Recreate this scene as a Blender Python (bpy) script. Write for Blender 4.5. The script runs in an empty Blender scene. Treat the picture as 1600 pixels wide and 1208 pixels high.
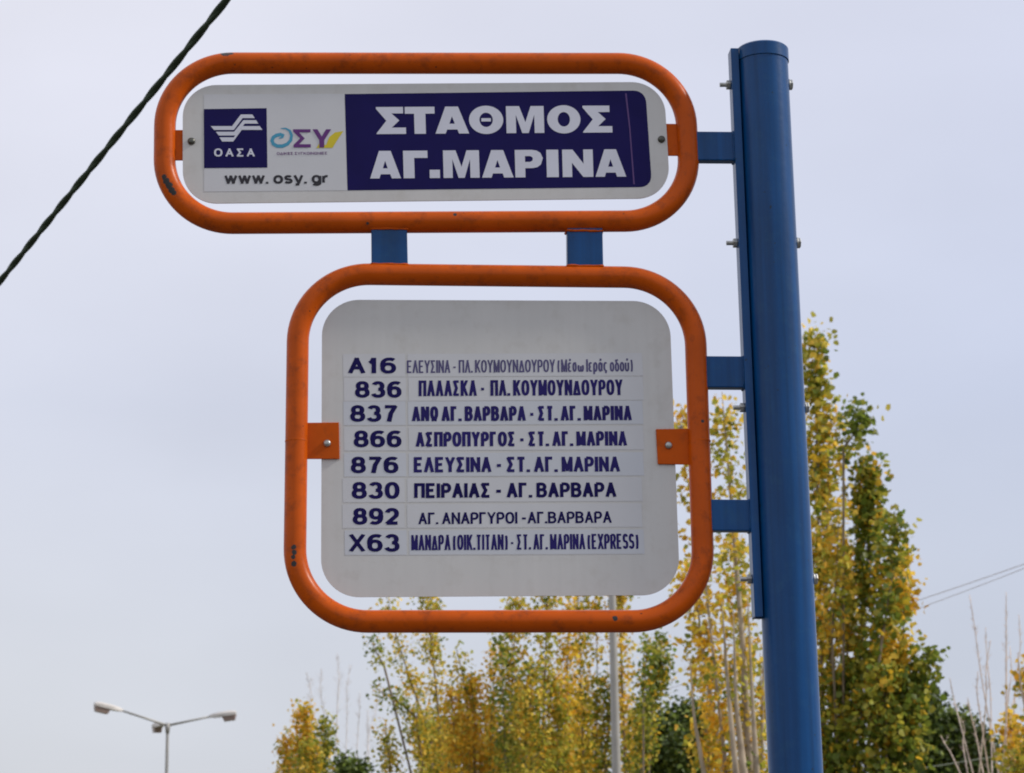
import bpy, math, random
import numpy as np
from mathutils import Vector, Matrix

random.seed(7)
rng = np.random.default_rng(11)
scene = bpy.context.scene
COL = scene.collection

# ------------------------------------------------------------------ camera
FPX, VPD = 3400.0, 14500.0                 # focal length in photo pixels, distance of the vertical vanishing point
PITCH = math.atan(FPX / VPD)
ROLL = -200.0 / VPD
EYE = Vector((0, 0, 1.6))
cam_d = bpy.data.cameras.new('camera')
cam = bpy.data.objects.new('camera', cam_d)
COL.objects.link(cam)
RM = Matrix.Rotation(math.pi / 2 + PITCH, 4, 'X') @ Matrix.Rotation(ROLL, 4, 'Z')
cam.matrix_world = Matrix.Translation(EYE) @ RM
cam_d.sensor_fit = 'HORIZONTAL'
cam_d.sensor_width = 36
cam_d.lens = 36 * FPX / 1600
cam_d.clip_end = 6000
cam_d.dof.use_dof = True
cam_d.dof.focus_distance = 4.6
cam_d.dof.aperture_fstop = 13
scene.camera = cam
scene.render.resolution_x, scene.render.resolution_y = 1024, 773
scene.render.engine = 'CYCLES'
scene.cycles.filter_width = 1.9
scene.view_settings.view_transform = 'Standard'
scene.view_settings.look = 'None'
scene.view_settings.exposure = 0
scene.view_settings.gamma = 1
scene.view_settings.use_curve_mapping = False

# ------------------------------------------------------------------ sky and sun
SUN_EL, SUN_AZ = math.radians(38), math.radians(93)      # azimuth clockwise from the view direction (+Y)
world = bpy.data.worlds.new('World')
scene.world = world
world.use_nodes = True
nt = world.node_tree
nt.nodes.clear()
N, L = nt.nodes, nt.links
out = N.new('ShaderNodeOutputWorld')
bg = N.new('ShaderNodeBackground')
bg.inputs['Strength'].default_value = 0.1
sky = N.new('ShaderNodeTexSky')
sky.sky_type = 'NISHITA'
sky.sun_disc = False
sky.sun_elevation = SUN_EL
sky.sun_rotation = SUN_AZ
sky.air_density = 1.0
sky.dust_density = 4.0
tc = N.new('ShaderNodeTexCoord')
sep = N.new('ShaderNodeSeparateXYZ')
L.new(tc.outputs['Generated'], sep.inputs[0])
ramp = N.new('ShaderNodeValToRGB')
cr = ramp.color_ramp
cr.elements[0].position, cr.elements[0].color = 0.0, (0.635, 0.66, 0.71, 1)
cr.elements[1].position, cr.elements[1].color = 1.0, (0.78, 0.80, 0.88, 1)
for p, c in ((0.10, (0.635, 0.668, 0.745)), (0.22, (0.650, 0.690, 0.82)), (0.36, (0.755, 0.775, 0.895)), (0.5, (0.80, 0.81, 0.90))):
    e = cr.elements.new(p)
    e.color = (*c, 1)
L.new(sep.outputs['Z'], ramp.inputs[0])
mp = N.new('ShaderNodeMapping')
mp.inputs['Scale'].default_value = (1.0, 1.0, 2.2)
L.new(tc.outputs['Generated'], mp.inputs[0])
no = N.new('ShaderNodeTexNoise')
no.inputs['Scale'].default_value = 4.0
no.inputs['Detail'].default_value = 6
no.inputs['Roughness'].default_value = 0.45
L.new(mp.outputs[0], no.inputs['Vector'])
mr = N.new('ShaderNodeMapRange')
mr.inputs['From Min'].default_value, mr.inputs['From Max'].default_value = 0.3, 0.7
mr.inputs['To Min'].default_value, mr.inputs['To Max'].default_value = 9.5, 10.6
L.new(no.outputs['Fac'], mr.inputs['Value'])
vm = N.new('ShaderNodeVectorMath')
vm.operation = 'SCALE'
L.new(ramp.outputs[0], vm.inputs[0])
L.new(mr.outputs[0], vm.inputs['Scale'])
mx_ = N.new('ShaderNodeMapRange')           # cover a little thinner and bluer towards the right
mx_.interpolation_type = 'SMOOTHSTEP'
mx_.inputs['From Min'].default_value, mx_.inputs['From Max'].default_value = -0.35, 0.40
L.new(sep.outputs['X'], mx_.inputs['Value'])
tint = N.new('ShaderNodeMix')
tint.data_type = 'RGBA'
tint.inputs[6].default_value = (1.07, 1.055, 1.03, 1)
tint.inputs[7].default_value = (0.90, 0.93, 0.985, 1)
L.new(mx_.outputs[0], tint.inputs[0])
vt = N.new('ShaderNodeVectorMath')
vt.operation = 'MULTIPLY'
L.new(vm.outputs[0], vt.inputs[0])
L.new(tint.outputs[2], vt.inputs[1])
mix = N.new('ShaderNodeMix')
mix.data_type = 'RGBA'
mix.inputs[0].default_value = 0.96        # thick pale cloud cover over the clear sky
L.new(sky.outputs[0], mix.inputs[6])
L.new(vt.outputs[0], mix.inputs[7])
L.new(mix.outputs[2], bg.inputs['Color'])
L.new(bg.outputs[0], out.inputs['Surface'])

sun_d = bpy.data.lights.new('sun', 'SUN')
sun_d.energy = 2.8
sun_d.angle = math.radians(5)
sun_d.color = (1.0, 0.95, 0.87)
sun = bpy.data.objects.new('sun', sun_d)
COL.objects.link(sun)
to_sun = Vector((math.sin(SUN_AZ) * math.cos(SUN_EL), math.cos(SUN_AZ) * math.cos(SUN_EL), math.sin(SUN_EL)))
sun.rotation_euler = to_sun.to_track_quat('Z', 'Y').to_euler()
sun.location = (20, 10, 30)

# ------------------------------------------------------------------ helpers
R3 = RM.to_3x3()

def ray(px, py):
    return R3 @ Vector(((px - 800) / FPX, -(py - 604) / FPX, -1.0))

def at(px, py, Y):
    r = ray(px, py)
    return EYE + r * (Y / r.y)

def link(o, parent=None, **props):
    COL.objects.link(o)
    if parent is not None:
        o.parent = parent
    for k, v in props.items():
        o[k] = v
    return o

def mk(name, verts, faces, mat, parent=None, smooth=False, **props):
    me = bpy.data.meshes.new(name)
    me.from_pydata([tuple(v) for v in verts], [], faces)
    me.materials.append(mat)
    if smooth:
        me.polygons.foreach_set('use_smooth', [True] * len(me.polygons))
    me.update()
    return link(bpy.data.objects.new(name, me), parent, **props)

def thing(name, loc, label, cat, group=None):
    o = bpy.data.objects.new(name, None)
    o.empty_display_size = 0.2
    link(o, None, label=label, category=cat)
    o.location = loc
    if group:
        o['group'] = group
    return o

def frame_of(d):
    d = Vector(d).normalized()
    a = Vector((0, 0, 1)) if abs(d.z) < 0.9 else Vector((1, 0, 0))
    u = d.cross(a).normalized()
    return u, d.cross(u).normalized()

def tube(path, radii, seg=12, closed=False, caps=True):
    """verts, faces of a swept circle along a path (parallel-transport frames)"""
    P = [Vector(p) for p in path]
    n = len(P)
    if not isinstance(radii, (list, tuple)):
        radii = [radii] * n
    V, F = [], []
    u = None
    for i in range(n):
        a = P[(i - 1) % n] if (closed or i > 0) else P[i]
        b = P[(i + 1) % n] if (closed or i < n - 1) else P[i]
        d = (b - a).normalized()
        if u is None:
            u, _ = frame_of(d)
        u = (u - d * u.dot(d)).normalized()
        v = d.cross(u)
        for k in range(seg):
            t = 2 * math.pi * k / seg
            V.append(P[i] + (u * math.cos(t) + v * math.sin(t)) * radii[i])
    m = n if closed else n - 1
    for i in range(m):
        for k in range(seg):
            a, b = i * seg + k, i * seg + (k + 1) % seg
            c, d_ = ((i + 1) % n) * seg + (k + 1) % seg, ((i + 1) % n) * seg + k
            F.append((a, b, c, d_))
    if caps and not closed:
        F.append(tuple(reversed(range(seg))))
        F.append(tuple(range((n - 1) * seg, n * seg)))
    return V, F

def join(*parts):
    V, F = [], []
    for v, f in parts:
        o = len(V)
        V += list(v)
        F += [tuple(i + o for i in q) for q in f]
    return V, F

def box(x0, x1, y0, y1, z0, z1):
    V = [(x, y, z) for z in (z0, z1) for y in (y0, y1) for x in (x0, x1)]
    F = [(0, 2, 3, 1), (4, 5, 7, 6), (0, 1, 5, 4), (2, 6, 7, 3), (0, 4, 6, 2), (1, 3, 7, 5)]
    return V, F

def bevel(o, w, seg=2, angle=True):
    m = o.modifiers.new('bevel', 'BEVEL')
    m.width, m.segments = w, seg
    if angle:
        m.limit_method = 'ANGLE'
    return o

def shade_auto(o, deg=35):
    me = o.data
    me.polygons.foreach_set('use_smooth', [True] * len(me.polygons))
    try:
        me.set_sharp_from_angle(angle=math.radians(deg))
    except Exception:
        pass
    return o

# ------------------------------------------------------------------ materials
def newmat(name):
    m = bpy.data.materials.new(name)
    m.use_nodes = True
    return m, m.node_tree.nodes, m.node_tree.links, m.node_tree.nodes['Principled BSDF']

def paint(name, col, rough=0.4, spec=0.5, var=0.12, scale=9.0, bump=0.0, metal=0.0, coat=0.0, dirt=None, dirt_amt=0.0, dirt_scale=40, streak=0.0, speck=None):
    m, n, l, b = newmat(name)
    tcn = n.new('ShaderNodeTexCoord')
    nz = n.new('ShaderNodeTexNoise')
    nz.inputs['Scale'].default_value = scale
    nz.inputs['Detail'].default_value = 6
    l.new(tcn.outputs['Object'], nz.inputs['Vector'])
    r = n.new('ShaderNodeMapRange')
    r.inputs['From Min'].default_value, r.inputs['From Max'].default_value = 0.25, 0.75
    r.inputs['To Min'].default_value, r.inputs['To Max'].default_value = 1 - var, 1 + var
    l.new(nz.outputs['Fac'], r.inputs['Value'])
    s = n.new('ShaderNodeVectorMath')
    s.operation = 'SCALE'
    s.inputs[0].default_value = col
    l.new(r.outputs[0], s.inputs['Scale'])
    last = s.outputs[0]
    if dirt is not None:
        n2 = n.new('ShaderNodeTexNoise')
        n2.inputs['Scale'].default_value = dirt_scale
        n2.inputs['Detail'].default_value = 8
        n2.inputs['Roughness'].default_value = 0.65
        l.new(tcn.outputs['Object'], n2.inputs['Vector'])
        r2 = n.new('ShaderNodeMapRange')
        r2.inputs['From Min'].default_value, r2.inputs['From Max'].default_value = 0.52, 0.72
        r2.inputs['To Max'].default_value = dirt_amt
        l.new(n2.outputs['Fac'], r2.inputs['Value'])
        mx = n.new('ShaderNodeMix')
        mx.data_type = 'RGBA'
        l.new(r2.outputs[0], mx.inputs[0])
        l.new(last, mx.inputs[6])
        mx.inputs[7].default_value = (*dirt, 1)
        last = mx.outputs[2]
    if streak:                                  # faint vertical rain streaks of dust
        mpn = n.new('ShaderNodeMapping')
        mpn.inputs['Scale'].default_value = (60, 60, 1.6)
        l.new(tcn.outputs['Object'], mpn.inputs[0])
        n4 = n.new('ShaderNodeTexNoise')
        n4.inputs['Scale'].default_value = 1.0
        n4.inputs['Detail'].default_value = 5
        l.new(mpn.outputs[0], n4.inputs['Vector'])
        r4 = n.new('ShaderNodeMapRange')
        r4.inputs['From Min'].default_value, r4.inputs['From Max'].default_value = 0.3, 0.7
        r4.inputs['To Min'].default_value, r4.inputs['To Max'].default_value = 1 - streak, 1 + streak
        l.new(n4.outputs['Fac'], r4.inputs['Value'])
        s4 = n.new('ShaderNodeVectorMath')
        s4.operation = 'SCALE'
        l.new(last, s4.inputs[0])
        l.new(r4.outputs[0], s4.inputs['Scale'])
        last = s4.outputs[0]
    if speck is not None:                       # pinhead knocks in the paint
        n5 = n.new('ShaderNodeTexNoise')
        n5.inputs['Scale'].default_value = 85
        n5.inputs['Detail'].default_value = 2
        l.new(tcn.outputs['Object'], n5.inputs['Vector'])
        r5 = n.new('ShaderNodeMapRange')
        r5.inputs['From Min'].default_value, r5.inputs['From Max'].default_value = 0.73, 0.77
        l.new(n5.outputs['Fac'], r5.inputs['Value'])
        m5 = n.new('ShaderNodeMix')
        m5.data_type = 'RGBA'
        l.new(r5.outputs[0], m5.inputs[0])
        l.new(last, m5.inputs[6])
        m5.inputs[7].default_value = (*speck, 1)
        last = m5.outputs[2]
    l.new(last, b.inputs['Base Color'])
    b.inputs['Roughness'].default_value = rough
    b.inputs['Specular IOR Level'].default_value = spec
    b.inputs['Metallic'].default_value = metal
    b.inputs['Coat Weight'].default_value = coat
    b.inputs['Coat Roughness'].default_value = 0.15
    if bump:
        bn = n.new('ShaderNodeBump')
        bn.inputs['Strength'].default_value = bump
        bn.inputs['Distance'].default_value = 0.002
        n3 = n.new('ShaderNodeTexNoise')
        n3.inputs['Scale'].default_value = 55
        n3.inputs['Detail'].default_value = 4
        l.new(tcn.outputs['Object'], n3.inputs['Vector'])
        l.new(n3.outputs['Fac'], bn.inputs['Height'])
        l.new(bn.outputs[0], b.inputs['Normal'])
    return m

def add_chips(m, chips, col=(0.045, 0.045, 0.045)):
    """paint knocked off at given places (object space): worn patches with ragged edges"""
    n, l = m.node_tree.nodes, m.node_tree.links
    b = n['Principled BSDF']
    src = b.inputs['Base Color'].links[0].from_socket
    tcn = n.new('ShaderNodeTexCoord')
    nz = n.new('ShaderNodeTexNoise')
    nz.inputs['Scale'].default_value = 150
    nz.inputs['Detail'].default_value = 3
    l.new(tcn.outputs['Object'], nz.inputs['Vector'])
    acc = None
    for (p, rad) in chips:
        d = n.new('ShaderNodeVectorMath')
        d.operation = 'DISTANCE'
        l.new(tcn.outputs['Object'], d.inputs[0])
        d.inputs[1].default_value = p
        q = n.new('ShaderNodeMath')
        q.operation = 'DIVIDE'
        l.new(d.outputs['Value'], q.inputs[0])
        q.inputs[1].default_value = rad
        if acc is None:
            acc = q.outputs[0]
        else:
            mn = n.new('ShaderNodeMath')
            mn.operation = 'MINIMUM'
            l.new(acc, mn.inputs[0])
            l.new(q.outputs[0], mn.inputs[1])
            acc = mn.outputs[0]
    ad = n.new('ShaderNodeMath')
    ad.operation = 'MULTIPLY_ADD'
    l.new(nz.outputs['Fac'], ad.inputs[0])
    ad.inputs[1].default_value = 0.9
    l.new(acc, ad.inputs[2])
    r = n.new('ShaderNodeMapRange')
    r.inputs['From Min'].default_value, r.inputs['From Max'].default_value = 1.35, 1.55
    r.inputs['To Min'].default_value, r.inputs['To Max'].default_value = 1, 0
    l.new(ad.outputs[0], r.inputs['Value'])
    mx = n.new('ShaderNodeMix')
    mx.data_type = 'RGBA'
    l.new(r.outputs[0], mx.inputs[0])
    l.new(src, mx.inputs[6])
    mx.inputs[7].default_value = (*col, 1)
    l.new(mx.outputs[2], b.inputs['Base Color'])

ORANGE_C = (0.53, 0.084, 0.002)
M = {}
M['orange'] = paint('orange_paint', ORANGE_C, rough=0.34, spec=0.16, var=0.16, scale=9, bump=0.25, dirt=(0.17, 0.035, 0.010), dirt_amt=0.6, dirt_scale=34, speck=(0.10, 0.025, 0.012))
M['orange_tab'] = paint('orange_tab_paint', ORANGE_C, rough=0.5, spec=0.12, var=0.12, scale=14, bump=0.1, dirt=(0.22, 0.05, 0.012), dirt_amt=0.5, dirt_scale=40)
M['blue'] = paint('blue_paint', (0.002, 0.053, 0.175), rough=0.30, spec=0.22, var=0.14, scale=5, bump=0.2, dirt=(0.012, 0.075, 0.18), dirt_amt=0.5, dirt_scale=30, coat=0.1, streak=0.22, speck=(0.012, 0.03, 0.05))
M['plate'] = paint('weathered_white_plate', (0.59, 0.58, 0.56), rough=0.5, spec=0.2, var=0.03, scale=7, dirt=(0.44, 0.41, 0.36), dirt_amt=0.3, dirt_scale=22, streak=0.018)
M['edge'] = paint('bare_plate_edge', (0.22, 0.21, 0.22), rough=0.5, metal=0.3)
M['sticker'] = paint('pale_sticker', (0.585, 0.585, 0.598), rough=0.4, spec=0.3, var=0.03, scale=12)
M['sticker_b'] = paint('bluish_sticker', (0.56, 0.575, 0.61), rough=0.4, spec=0.3, var=0.03, scale=12)
M['seam'] = paint('sticker_edge_grime', (0.555, 0.545, 0.545), rough=0.6)
M['navy'] = paint('navy_vinyl', (0.009, 0.006, 0.075), rough=0.45, spec=0.10, var=0.10, scale=18)
M['crease'] = paint('vinyl_crease', (0.085, 0.03, 0.15), rough=0.5)
M['white_ink'] = paint('white_lettering', (0.62, 0.625, 0.70), rough=0.45, spec=0.3, var=0.04)
M['navy_ink'] = paint('navy_ink', (0.009, 0.006, 0.075), rough=0.6, spec=0.1, var=0.15)
M['faded_ink'] = paint('faded_violet_ink', (0.022, 0.016, 0.12), rough=0.6, spec=0.1, var=0.2)
M['grey_ink'] = paint('faded_grey_ink', (0.10, 0.09, 0.19), rough=0.6, spec=0.1, var=0.2)
M['black_ink'] = paint('black_ink', (0.03, 0.028, 0.035), rough=0.5, spec=0.25)
M['cyan_ink'] = paint('cyan_ink', (0.06, 0.28, 0.42), rough=0.5, spec=0.25)
M['purple_ink'] = paint('purple_ink', (0.12, 0.03, 0.17), rough=0.5, spec=0.25)
M['yellow_ink'] = paint('yellow_ink', (0.62, 0.50, 0.03), rough=0.5, spec=0.25)
M['zinc'] = paint('galvanised_steel', (0.42, 0.42, 0.40), rough=0.38, metal=0.85, var=0.25, scale=60)
M['dark_screw'] = paint('dark_screw_steel', (0.10, 0.10, 0.085), rough=0.35, metal=0.8, var=0.3, scale=80)
M['cable'] = paint('black_green_cable_sheath', (0.040, 0.060, 0.034), rough=0.7, spec=0.2, var=0.2, scale=20)
M['wire'] = paint('weathered_aluminium_wire', (0.72, 0.66, 0.67), rough=0.7, spec=0.2, var=0.1)
M['pale_wire'] = paint('pale_green_wire', (0.42, 0.46, 0.36), rough=0.6, var=0.1)
M['lamp_post'] = paint('grey_lamp_post_paint', (0.40, 0.385, 0.36), rough=0.5, var=0.12, scale=3, metal=0.2)
M['lamp_head'] = paint('white_lamp_housing', (0.62, 0.58, 0.54), rough=0.5, var=0.08)
M['lamp_lens'] = paint('brownish_lamp_lens', (0.30, 0.22, 0.19), rough=0.25, spec=0.5)
M['bark'] = paint('poplar_bark', (0.25, 0.20, 0.145), rough=0.9, spec=0.1, var=0.4, scale=6)
M['bark_warm'] = paint('warm_grey_bark', (0.42, 0.34, 0.25), rough=0.9, spec=0.1, var=0.3, scale=6)
M['bark_pale'] = paint('pale_bark', (0.74, 0.62, 0.55), rough=0.9, spec=0.1, var=0.3, scale=6)
M['bark_far'] = paint('pale_grey_bark', (0.80, 0.76, 0.75), rough=0.9, spec=0.1, var=0.2, scale=6)
M['bark_dark'] = paint('dark_bark', (0.06, 0.045, 0.03), rough=0.9, spec=0.1, var=0.3, scale=6)

def leaf_mat(name, trans=0.45):
    m = bpy.data.materials.new(name)
    m.use_nodes = True
    n, l = m.node_tree.nodes, m.node_tree.links
    n.clear()
    o = n.new('ShaderNodeOutputMaterial')
    at_ = n.new('ShaderNodeAttribute')
    at_.attribute_name = 'leaf_colour'
    d = n.new('ShaderNodeBsdfPrincipled')
    d.inputs['Roughness'].default_value = 0.45
    d.inputs['Specular IOR Level'].default_value = 0.35
    t = n.new('ShaderNodeBsdfTranslucent')
    mx = n.new('ShaderNodeMixShader')
    mx.inputs[0].default_value = trans
    l.new(at_.outputs['Color'], d.inputs['Base Color'])
    l.new(at_.outputs['Color'], t.inputs['Color'])
    l.new(d.outputs[0], mx.inputs[1])
    l.new(t.outputs[0], mx.inputs[2])
    l.new(mx.outputs[0], o.inputs['Surface'])
    return m
M['leaf'] = leaf_mat('autumn_poplar_leaf', 0.5)
M['needle'] = leaf_mat('dark_evergreen_foliage', 0.2)

# ------------------------------------------------------------------ ground, road, pavement (below the picture)
def ground_mat(name, c1, c2, scale, bump=0.4):
    m, n, l, b = newmat(name)
    tcn = n.new('ShaderNodeTexCoord')
    a = n.new('ShaderNodeTexNoise')
    a.inputs['Scale'].default_value = scale
    a.inputs['Detail'].default_value = 9
    l.new(tcn.outputs['Object'], a.inputs['Vector'])
    r = n.new('ShaderNodeValToRGB')
    r.color_ramp.elements[0].position, r.color_ramp.elements[0].color = 0.35, (*c1, 1)
    r.color_ramp.elements[1].position, r.color_ramp.elements[1].color = 0.65, (*c2, 1)
    l.new(a.outputs['Fac'], r.inputs[0])
    l.new(r.outputs[0], b.inputs['Base Color'])
    b.inputs['Roughness'].default_value = 0.9
    bn = n.new('ShaderNodeBump')
    bn.inputs['Strength'].default_value = bump
    l.new(a.outputs['Fac'], bn.inputs['Height'])
    l.new(bn.outputs[0], b.inputs['Normal'])
    return m
g = 2500
mk('ground', [(-g, -g, 0), (g, -g, 0), (g, g, 0), (-g, g, 0)], [(0, 1, 2, 3)],
   ground_mat('dry_grass', (0.05, 0.06, 0.02), (0.12, 0.10, 0.05), 1.5), kind='structure')
v, f = box(-60, 60, -3.5, 6.0, 0.004, 0.13)
mk('pavement', v, f, ground_mat('paving_concrete', (0.07, 0.068, 0.062), (0.11, 0.105, 0.10), 8, 0.15), kind='structure')
v, f = box(-60, 60, 6.001, 6.15, 0.004, 0.134)
bevel(mk('kerb', v, f, ground_mat('kerb_concrete', (0.28, 0.27, 0.25), (0.36, 0.35, 0.33), 12, 0.15), kind='structure'), 0.02)
mk('road', [(-60, 6.151, 0.006), (60, 6.151, 0.006), (60, 15, 0.006), (-60, 15, 0.006)], [(0, 1, 2, 3)],
   ground_mat('asphalt', (0.04, 0.04, 0.042), (0.06, 0.06, 0.06), 60, 0.3), kind='structure')

# ------------------------------------------------------------------ bus stop sign: local frame X along the plates, Z up, -Y to the viewer
PSI, PHI = math.radians(4.5), math.radians(1.0)
n0 = Vector((math.sin(PSI), -math.cos(PSI), 0))
U = Vector((math.cos(PSI), math.sin(PSI), 0))
W = Vector((0, 0, 1)) * math.cos(PHI) - n0 * math.sin(PHI)
NN = U.cross(W)
PM = at(1219.5, 650, 4.5)                    # a point on the pole's axis
FOOT = PM - W * ((PM.z - 0.13) / W.z)
SM = Matrix(((U.x, -NN.x, W.x, FOOT.x), (U.y, -NN.y, W.y, FOOT.y), (U.z, -NN.z, W.z, FOOT.z), (0, 0, 0, 1)))
SMI = SM.inverted()
sign = thing('bus_stop_sign', (0, 0, 0), 'blue pole carrying two orange tube frames with white Greek bus stop plates', 'bus stop sign')
sign.matrix_world = SM

def S(px, py, y=0.0):
    """photo pixel -> sign-local point on the plane local Y = y"""
    o = SMI @ EYE
    r = (SMI.to_3x3() @ ray(px, py))
    return o + r * ((y - o.y) / r.y)

PR = 0.0555
ptop, pbot = S(1192.5, 118), S(1242, 1180)
k = (ptop.x - pbot.x) / (ptop.z - pbot.z)
def pole_x(z): return pbot.x + k * (z - pbot.z)
ztop = S(1192, 84).z
P0, P1 = Vector((pole_x(0), 0, 0)), Vector((pole_x(ztop), 0, ztop))
v, f = tube([P0, P0.lerp(P1, .5), P1], PR, 64)
shade_auto(mk('pole', v, f, M['blue'], sign))
v, f = tube([P1 - Vector((0, 0, .022)), P1 + Vector((0, 0, .006)), P1 + Vector((0, 0, .0095))], [PR + .0022, PR + .0022, PR - .001], 64)
shade_auto(mk('pole_cap', v, f, M['blue'], sign))
v, f = tube([P0 + Vector((0, 0, .0)), P0 + Vector((0, 0, .012))], .13, 32)
shade_auto(mk('base_flange', v, f, M['blue'], sign))

# mounting rail: U channel fixed on the left side of the pole
zr1, zr0 = S(1150, 81).z, S(1190, 966).z
def rail_x(z): return pole_x(z) - PR
RV, RF = [], []
prof = [(-.0205, -.021), (-.0205, .014), (.0, .014), (.0, .010), (-.0165, .010), (-.0165, -.017), (-.003, -.017), (-.003, -.021)]
for z in (zr0, zr1):
    for (a, b) in prof:
        RV.append((rail_x(z) + a + .002, b, z))
nn = len(prof)
for i in range(nn):
    RF.append((i, (i + 1) % nn, nn + (i + 1) % nn, nn + i))
RF += [(0, 7, 6, 5), (0, 5, 4, 1), (1, 4, 3, 2)]
RF += [(8, 13, 14, 15), (8, 9, 12, 13), (9, 10, 11, 12)]
bevel(mk('mounting_rail', RV, RF, M['blue'], sign), .0012)

def hexa(c, ax, r, h):
    return tube([Vector(c), Vector(c) + Vector(ax) * h], r, 6)
for (yl, yr) in ((133, 133), (380, 380), (637, 637), (905, 905)):
    zl = S(1150, yl).z
    zz = S(1250, yr).z
    xl, xr = rail_x(zl) - .0185, pole_x(zz) + PR
    v, f = join(tube([(xl - .0235, 0, zl), (xr, 0, zz)], .0048, 10))
    b = mk('bolt', v, f, M['zinc'], sign, smooth=False)
    v, f = hexa((xl, 0, zl), (-1, 0, 0), .0105, .009)
    bevel(mk('nut', v, f, M['zinc'], b), .001)
    v, f = join(hexa((xr, 0, zz), (1, 0, 0), .0118, .0085), tube([(xr - .001, 0, zz), (xr + .002, 0, zz)], .013, 20))
    bevel(mk('bolt_head', v, f, M['zinc'], b), .001)

# tube frames
TR = 0.0232
def rrect(cx, cz, w, h, r, rot=0.0, seg=20, y=0.0, edge_n=6):
    pts = []
    corners = [(w / 2 - r, h / 2 - r, 0), (-w / 2 + r, h / 2 - r, 90), (-w / 2 + r, -h / 2 + r, 180), (w / 2 - r, -h / 2 + r, 270)]
    for ci, (x, z, a0) in enumerate(corners):
        arc = []
        for i in range(seg + 1):
            a = math.radians(a0 + 90 * i / seg)
            arc.append((x + r * math.cos(a), z + r * math.sin(a)))
        pts += arc
        nx = corners[(ci + 1) % 4]
        a = math.radians(nx[2])
        q = (nx[0] + r * math.cos(a), nx[1] + r * math.sin(a))
        for j in range(1, edge_n):
            t = j / edge_n
            pts.append((arc[-1][0] * (1 - t) + q[0] * t, arc[-1][1] * (1 - t) + q[1] * t))
    c, s = math.cos(rot), math.sin(rot)
    return [Vector((cx + x * c - z * s, y, cz + x * s + z * c)) for x, z in pts]

def fit_rect(pl, pr, pt, pb, y=0.0):
    """regular rectangle fitted to photo measurements: two points on each of the left, right, top, bottom centre lines"""
    L_, R_, T_, B_ = [[S(*q, y) for q in e] for e in (pl, pr, pt, pb)]
    rt = math.atan2(T_[1].z - T_[0].z, T_[1].x - T_[0].x)
    rb = math.atan2(B_[1].z - B_[0].z, B_[1].x - B_[0].x)
    rot = (rt + rb) / 2
    mx = lambda e: ((e[0] + e[1]) / 2)
    l, r, t, b = mx(L_), mx(R_), mx(T_), mx(B_)
    ex, ez = Vector((math.cos(rot), 0, math.sin(rot))), Vector((-math.sin(rot), 0, math.cos(rot)))
    x0, x1, z0, z1 = l.dot(ex), r.dot(ex), b.dot(ez), t.dot(ez)
    c = ex * ((x0 + x1) / 2) + ez * ((z0 + z1) / 2)
    return c.x, c.z, x1 - x0, z1 - z0, rot

mid = lambda a, b: (a + b) / 2
UF = fit_rect([(257, 190), (258, 240)], [(1073.5, 190), (1074, 240)], [(390, 99.5), (960, 98.5)], [(390, 348), (960, 346.5)])
LF = fit_rect([(465, 540), (461, 860)], [(1087, 540), (1098, 860)], [(600, 429), (975, 433)], [(600, 971), (975, 971)])
print('FRAMES', UF, LF)
M['orange_up'] = M['orange'].copy()
M['orange_low'] = M['orange'].copy()
def chipset(items):
    return [(S(px, py, yy), r) for (px, py, yy, r) in items]
add_chips(M['orange_up'], chipset([(349, 88, -.012, .0085), (355, 88.5, -.012, .0095), (361, 88, -.012, .0085), (257, 277, -.020, .0062), (260, 283, -.021, .0070), (264, 290, -.021, .0075), (268, 297, -.021, .0072), (272, 302, -.020, .0062),
    (574, 349, -.0232, .0038), (711, 336, -.019, .0045), (521, 90, -.012, .003)]))
add_chips(M['orange_low'], chipset([(459, 855, -.0228, .0050), (460, 863, -.0228, .0056), (458, 870, -.0228, .0045), (459, 881, -.0228, .0058), (961, 966, -.0228, .0056), (1098, 658, -.0228, .0036), (1075, 905, -.0228, .003)]))
v, f = tube(rrect(*UF[:4], .142 * 1.02, UF[4]), TR, 28, closed=True)
uframe = mk('tube_frame', v, f, M['orange_up'], sign, smooth=True, label='long orange stadium-shaped frame around the name plate')
v, f = tube(rrect(*LF[:4], .150, LF[4]), TR, 28, closed=True)
lframe = mk('tube_frame', v, f, M['orange_low'], sign, smooth=True, label='square orange frame with round corners around the route plate')
# weld seams on the lower frame
for (px, py) in ((463, 690), (1093, 690)):
    c = S(px, py)
    cxs = (LF[0] - LF[2] / 2 if px < 800 else LF[0] + LF[2] / 2)
    v, f = tube([(c.x, 0, c.z - .0018), (c.x, 0, c.z), (c.x, 0, c.z + .0018)], [TR + .0001, TR + .0007, TR + .0001], 28, caps=False)
    mk('weld_seam', v, f, M['orange_tab'], lframe, smooth=True)

def slab(pts_px, y0, y1):
    """flat bar outline given by photo points, from local depth y0 (front) to y1"""
    q = [S(px, py, y0) for px, py in pts_px]
    n_ = len(q)
    V = [Vector((p.x, y0, p.z)) for p in q] + [Vector((p.x, y1, p.z)) for p in q]
    F = [tuple(reversed(range(n_)))] + [tuple(range(n_, 2 * n_))] + [(i, (i + 1) % n_, n_ + (i + 1) % n_, n_ + i) for i in range(n_)]
    return V, F

# blue spacers between the frames and arms to the rail
for (a, b, c, d) in ((580, 637, 355, 420), (886, 942.5, 355, 422)):
    v, f = slab([(a, c), (b - 1, c), (b + .5, d), (a + .5, d)], -.0125, .0125)
    bevel(mk('spacer', v, f, M['blue'], sign), .0025)
for (x0, x1, ya, yb, lab) in ((1083, 1153, 205, 250, None), (1098, 1168, 556, 605, None), (1106, 1178, 780, 829, None)):
    v, f = slab([(x0, ya), (x1, ya + .5), (x1, yb + .5), (x0, yb)], -.0125, .0125)
    bevel(mk('arm', v, f, M['blue'], sign), .0025)

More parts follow.
